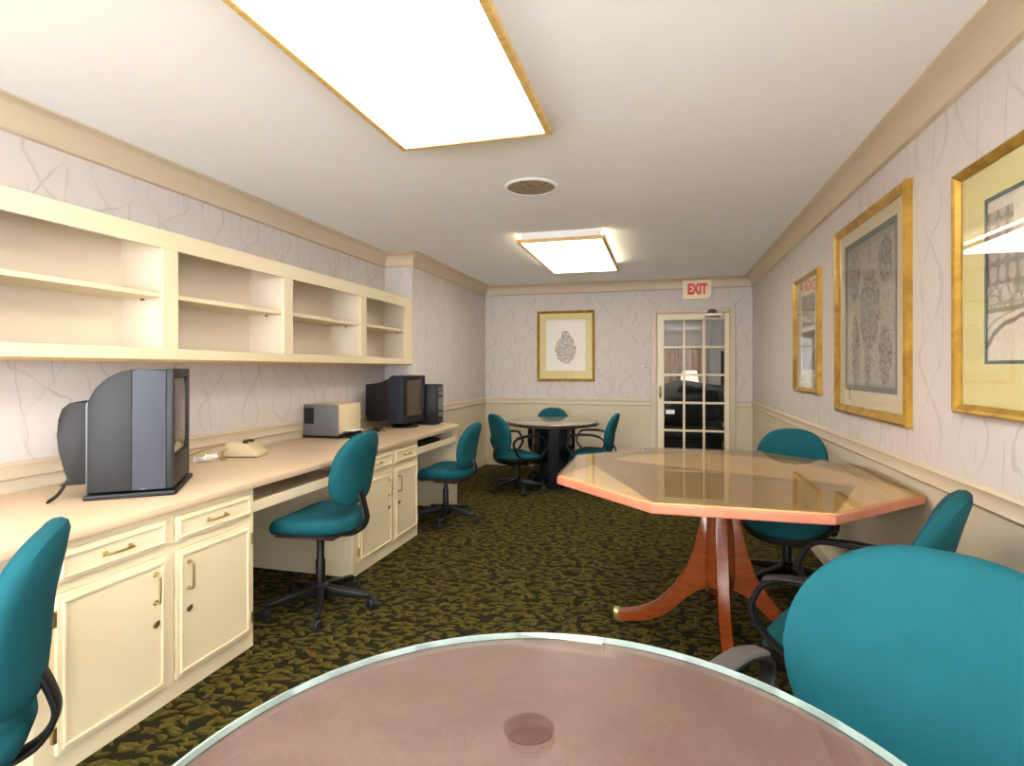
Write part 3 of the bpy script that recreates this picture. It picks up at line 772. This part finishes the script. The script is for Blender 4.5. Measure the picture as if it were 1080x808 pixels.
# ------------------------------------------------------------------ chairs
def chair(loc, face, label, arms=False, armx=.265, armz=.19, seat=.5, top=1.0, rot=0.0, armmat='black', bw=.215, bh=.205, lean=9, group='teal office chairs'):
    """local +y is the way the chair faces; `seat` = top of seat, `top` = top of back"""
    rz = math.atan2(face[1], face[0]) - pi / 2
    t = thing('office_chair', label, 'chair', (loc[0], loc[1], 0), rz, group=group)
    K = Matrix.Rotation(rot - rz, 4, 'Z')
    zs = seat - .04
    # seat
    b = BM()
    def fs(p):
        y = p.y; w_ = 1 - .12 * max(0, -y / .24) + .02 * y
        z = p.z - .05 * max(0, (y - .07) / .17) ** 2 + .012 * (abs(p.x) / .24) ** 2
        return Vector((p.x * w_, y, z + zs))
    pad(b, superell(.245, .24, 2.9), [(0, -.05), (.6, -.052), (.88, -.048), (.96, -.036), (1, -.008), (.99, .012), (.95, .028), (.85, .038), (.6, .042), (0, .042)], 48, fs)
    obj('seat', b, M['teal'], t, smooth=True)
    b = BM(); k_ = 1.115 if arms else 1.0
    pad(b, superell(.225 * k_, .215 * k_, 3), [(0, -.012), (.75, -.012), (.95, -.003), (1, .012)] + ([(1.005, .05), (.97, .05)] if arms else []) + [(0, .012)], 40, lambda p: fs(Vector((p.x, p.y - .0, p.z - .062))))
    box(b, -.07, .07, -.12, .09, zs - .105, zs - .065, .01); obj('seat_pan', b, M['pan'] if not arms else M['black'], t, smooth=True)
    # backrest
    zc = top - bh
    b = BM(); ln = radians(lean)
    def fb(p):
        x, z, th = p.x, p.y, p.z
        w_ = 1 - (.15 if arms else .2) * max(0, z / bh) ** 1.5 - (.07 if arms else .0) * max(0, -z / bh)
        x *= w_
        y = th + .9 * x * x - .35 * (z + .06) ** 2
        y2 = y * cos(ln) - z * sin(ln); z2 = y * sin(ln) + z * cos(ln)
        return Vector((x, y2 - .245, z2 + zc))
    pad(b, superell(bw, bh, 2.75 if arms else 2.9), [(0, -.03), (.6, -.03), (.88, -.026), (.97, -.016), (1, .0), (.985, .016), (.93, .028), (.75, .036), (.4, .038), (0, .038)], 52, fb)
    obj('backrest', b, M['teal'], t, smooth=True)
    b = BM(); zb_ = zc - .02
    tube(b, [(0, -.05, zs - .07), (0, -.17, zs - .078), (0, -.25, zs - .05), (0, -.285, zs + .01), (0, -.275, zs + .07), (0, -.243, max(zs + .13, zc - bh + .09))], (.03, .008), n=12, up=(1, 0, 0), sq=4)
    obj('back_bracket', b, M['black'], t, smooth=True)
    # column and base
    b = BM(); lathe(b, [(0, .07), (.024, .07), (.026, .1), (.026, .27), (.02, .28), (.02, zs - .09), (0, zs - .09)], 20)
    obj('gas_column', b, M['black'], t, smooth=True)
    b = BM(); lathe(b, [(0, .06), (.04, .06), (.048, .08), (.045, .13), (.03, .145), (0, .145)], 20); obj('base_hub', b, M['black'], t, smooth=True)
    b = BM(); tube(b, [(.06, -.02, zs - .08), (.16, -.02, zs - .082), (.22, -.02, zs - .07)], (.005, .005), sub=3, n=8, up=(0, 1, 0)); box(b, .2, .25, -.035, -.005, zs - .078, zs - .064, .004)
    obj('height_lever', b, M['black'], t, smooth=True)
    for k in range(5):
        Q = K @ Matrix.Rotation(k * 2 * pi / 5, 4, 'Z')
        b = BM()
        A = [(.035, -.026, .132), (.035, .026, .132), (.035, .026, .075), (.035, -.026, .075)]
        Bq = [(.285, -.016, .088), (.285, .016, .088), (.285, .016, .06), (.285, -.016, .06)]
        va = [b.verts.new(p) for p in A]; vb = [b.verts.new(p) for p in Bq]
        b.faces.new(va[::-1]); b.faces.new(vb)
        for i in range(4): b.faces.new((va[i], va[(i + 1) % 4], vb[(i + 1) % 4], vb[i]))
        bmesh.ops.bevel(b, geom=list(b.edges), offset=.006, segments=2, profile=.5, affect='EDGES')
        xf(b.verts, Q); lg = obj('base_leg', b, M['black'], t, smooth=True)
        b = BM(); tw = random.uniform(-1, 1)
        for s_ in (-1, 1):
            vs = lathe(b, [(0, -.009), (.022, -.009), (.027, -.004), (.027, .004), (.022, .009), (0, .009)], 20)
            xf(vs, Matrix.Translation((0, s_ * .013, .027)) @ Matrix.Rotation(pi / 2, 4, 'X'))
        box(b, -.02, .02, -.006, .006, .02, .056, .003); vs = lathe(b, [(0, .05), (.008, .05), (.008, .075), (0, .075)], 10)
        xf(b.verts, Q @ Matrix.Translation((.292, 0, 0)) @ Matrix.Rotation(tw, 4, 'Z'))
        obj('caster', b, M['charcoal'], lg, smooth=True)
    if arms:
        for s_ in (-1, 1):
            x = s_ * armx; za = seat + armz
            b = BM()
            tube(b, [(x, .0, zs - .02), (x, .12, zs + .0), (x, .2, zs + .07), (x, .215, zs + .14), (x, .16, za - .008), (x, .05, za + .004), (x, -.08, za), (x, -.17, za - .03), (x, -.19, za - .09), (x, -.13, zs + .03)], (.020, .009), sub=5, n=14, closed=True, up=(1, 0, 0), sq=3)
            arm = obj('armrest', b, M['black'], t, smooth=True)
            b = BM(); tube(b, [(x, .175, za - .004), (x, .12, za + .009), (x, .03, za + .016), (x, -.07, za + .012), (x, -.15, za - .008)], (.026, .008), sub=4, n=12, up=(1, 0, 0), sq=3); obj('arm_pad', b, M[armmat], arm, smooth=True)
            b = BM(); vs = box(b, min(x, s_ * .1), max(x, s_ * .1), -.03, .05, zs - .062, zs - .052, .003); tube(b, [(x, .01, zs - .055), (x, .01, zs - .02)], (.012, .03), sub=1, n=8, up=(1, 0, 0)); obj('arm_bracket', b, M['black'], arm)
    return t
chair((-1.87, 2.76), (-1, -.02), 'armless teal office chair seen whole at the keyboard tray between the cabinets', seat=.545, top=1.01, rot=radians(12))
chair((-1.60, .80), (-.72, -.69), 'armless teal office chair cut off by the left edge of the photo', seat=.56, top=.99, rot=radians(30), lean=5)
chair((-1.87, 4.64), (-1, .0), 'armless teal office chair at the far keyboard tray', seat=.485, top=.885, rot=radians(-5))
chair((.41, 1.115), (-.56, -.83), 'teal armchair closest to the camera, its large back filling the lower right corner', True, armx=.33, armz=.222, seat=.47, top=.972, rot=radians(20), armmat='grey_arm', bw=.285, bh=.25, lean=5)
chair((.60, 2.13), (-.887, .46), 'teal armchair beside the right wall, side-on behind the closest armchair', True, seat=.48, top=.985, rot=radians(50), armmat='black', bw=.24, bh=.26)
chair((.75, 3.82), (-.30, -.95), 'teal armchair pushed in at the far side of the octagonal table', True, seat=.45, top=.955, rot=radians(0))
chair((-1.56, 5.98), (.72, .69), 'teal armchair at the left of the far round table, back to the camera', True, seat=.43, top=.87, rot=radians(10), bh=.23)
chair((-1.34, 6.85), (.15, -.98), 'teal chair behind the far round table, only its backrest top showing', True, seat=.42, top=.85, rot=radians(0))
chair((-.79, 6.33), (-1, .05), 'teal armchair at the right of the far round table, side-on by the back wall', True, seat=.43, top=.86, rot=radians(0), bh=.22)

# ------------------------------------------------------------------ room beyond the glass door
b = BM(); box(b, -1.2, 1.18, YB + .02, 11.0, -.1, 0); struct('floor_beyond', b, plain('dark_floor', (.015, .012, .012), .4))
b = BM(); box(b, -1.3, -1.2, YB + .1, 11, 0, 2.7); struct('wall_beyond_left', b, plain('beyond_paint', (.55, .5, .46), .8))
b = BM(); box(b, 1.18, 1.28, YB + .1, 11, 0, 2.7); struct('wall_beyond_right', b, bpy.data.materials['beyond_paint'])
b = BM(); box(b, -1.3, 1.28, 11, 11.1, 0, 2.7); struct('wall_beyond_back', b, bpy.data.materials['beyond_paint'])
b = BM(); box(b, -1.3, 1.28, YB + .02, 11.1, 2.7, 2.8); struct('ceiling_beyond', b, M['ceiling'])
def look(u, y):   # x at depth y for a pixel column (door pane)
    return y * (u - 698.4) / 587.85 / (1 + 0) * 1.0
t = thing('added_ceiling_lamp', 'added ceiling lamp, out of view, lighting the room beyond the glass door', 'ceiling light', (-.3, 9.7, 2.7))  # lamp added out of sight to light what shows through the panes
b = BM(); lathe(b, [(0, 0), (.2, 0), (.2, -.03), (.15, -.05), (0, -.06)], 24); obj('lamp_bowl', b, emis('beyond_fill_lamp', (1, .84, .68), 16), t)
t = thing('drapes', 'tan patterned drapes seen through the glass door', 'drapes', (.1, 10.9, 0))
b = BM(); n_ = 60; vs0 = []
for i in range(n_ + 1):
    x = -.9 + 1.6 * i / n_; y = .03 * sin(i * 1.25); vs0.append((b.verts.new((x, y, 0)), b.verts.new((x, y, 1.72)), b.verts.new((x, y + .012, 0)), b.verts.new((x, y + .012, 1.72))))
for A, B in zip(vs0, vs0[1:]):
    b.faces.new((A[0], B[0], B[1], A[1])); b.faces.new((A[2], A[3], B[3], B[2]))
obj('drape_cloth', b, plain('tan_drape', (.62, .40, .24), .8, .35, 7), t, smooth=True)
b = BM(); box(b, -.95, .75, -.05, .05, 1.72, 1.78, .01); obj('valance', b, M['trim'], t)
t = thing('table_lamp', 'pale table lamp glowing beyond the glass door', 'lamp', (.42, 9.6, .0 + .8))
b = BM(); lathe(b, [(.1, .3), (.15, .3), (.11, .52), (.08, .52), (.1, .3)], 24); obj('lamp_shade', b, emis('lamp_shade_glow', (1, .75, .5), .9), t, smooth=True)
b = BM(); lathe(b, [(0, 0), (.07, 0), (.07, .02), (.02, .05), (.05, .15), (.015, .25), (.015, .4), (0, .4)], 20); obj('lamp_base', b, M['white'], t, smooth=True)
t = thing('sideboard', 'dark furniture standing beyond the glass door', 'furniture', (.2, 9.6, 0))
b = BM(); box(b, -.9, .7, -.25, .25, .05, .8, .01); obj('cabinet_body', b, M['rearshell'], t)
b = BM(); box(b, -.92, .72, -.27, .27, .78, .8, .004); obj('cabinet_top', b, M['darkwood'], t)
for s_ in (-.85, .62):
    b = BM(); box(b, s_, s_ + .05, -.2, .2, 0, .05); obj('foot', b, M['darkwood'], t)
b = BM(); tube(b, [(-.55, 0, 1.0), (-.3, 0, 1.08), (.1, 0, 1.02), (.4, 0, 1.0)], (.05, .1), n=12, up=(0, 1, 0)); box(b, -.6, .5, -.05, .05, .55, 1.0, .03)
box(b, -.6, .5, -.45, .02, .3, .48, .05, 3); [box(b, x_, x_ + .05, y_, y_ + .05, 0, .3) for x_ in (-.56, .4) for y_ in (-.42, -.02)]
xf(b.verts, Matrix.Translation((.55, 8.9, 0))); tag(obj('settee', b, M['rearshell'], smooth=True), 'dark settee just beyond the glass door', 'settee')
t = thing('column', 'white column beyond the glass door with a dark strip beside it', 'column', (.98, 10.2, 0))
b = BM(); box(b, -.2, .12, -.12, .12, 0, 2.68); obj('shaft', b, plain('column_paint', (.5, .5, .5), .6), t)
b = BM(); box(b, -.03, .06, -.14, -.12, .6, 1.65); obj('dark_strip', b, M['charcoal'], t)
b = BM(); vs = box(b, 0, .11, -.004, 0, 0, .055, .002, 1); o = obj('paper_note', b, M['paper']); o.location = (.035, YB + .020, .76); tag(o, 'white paper stuck low on the left panes of the glass door', 'note')
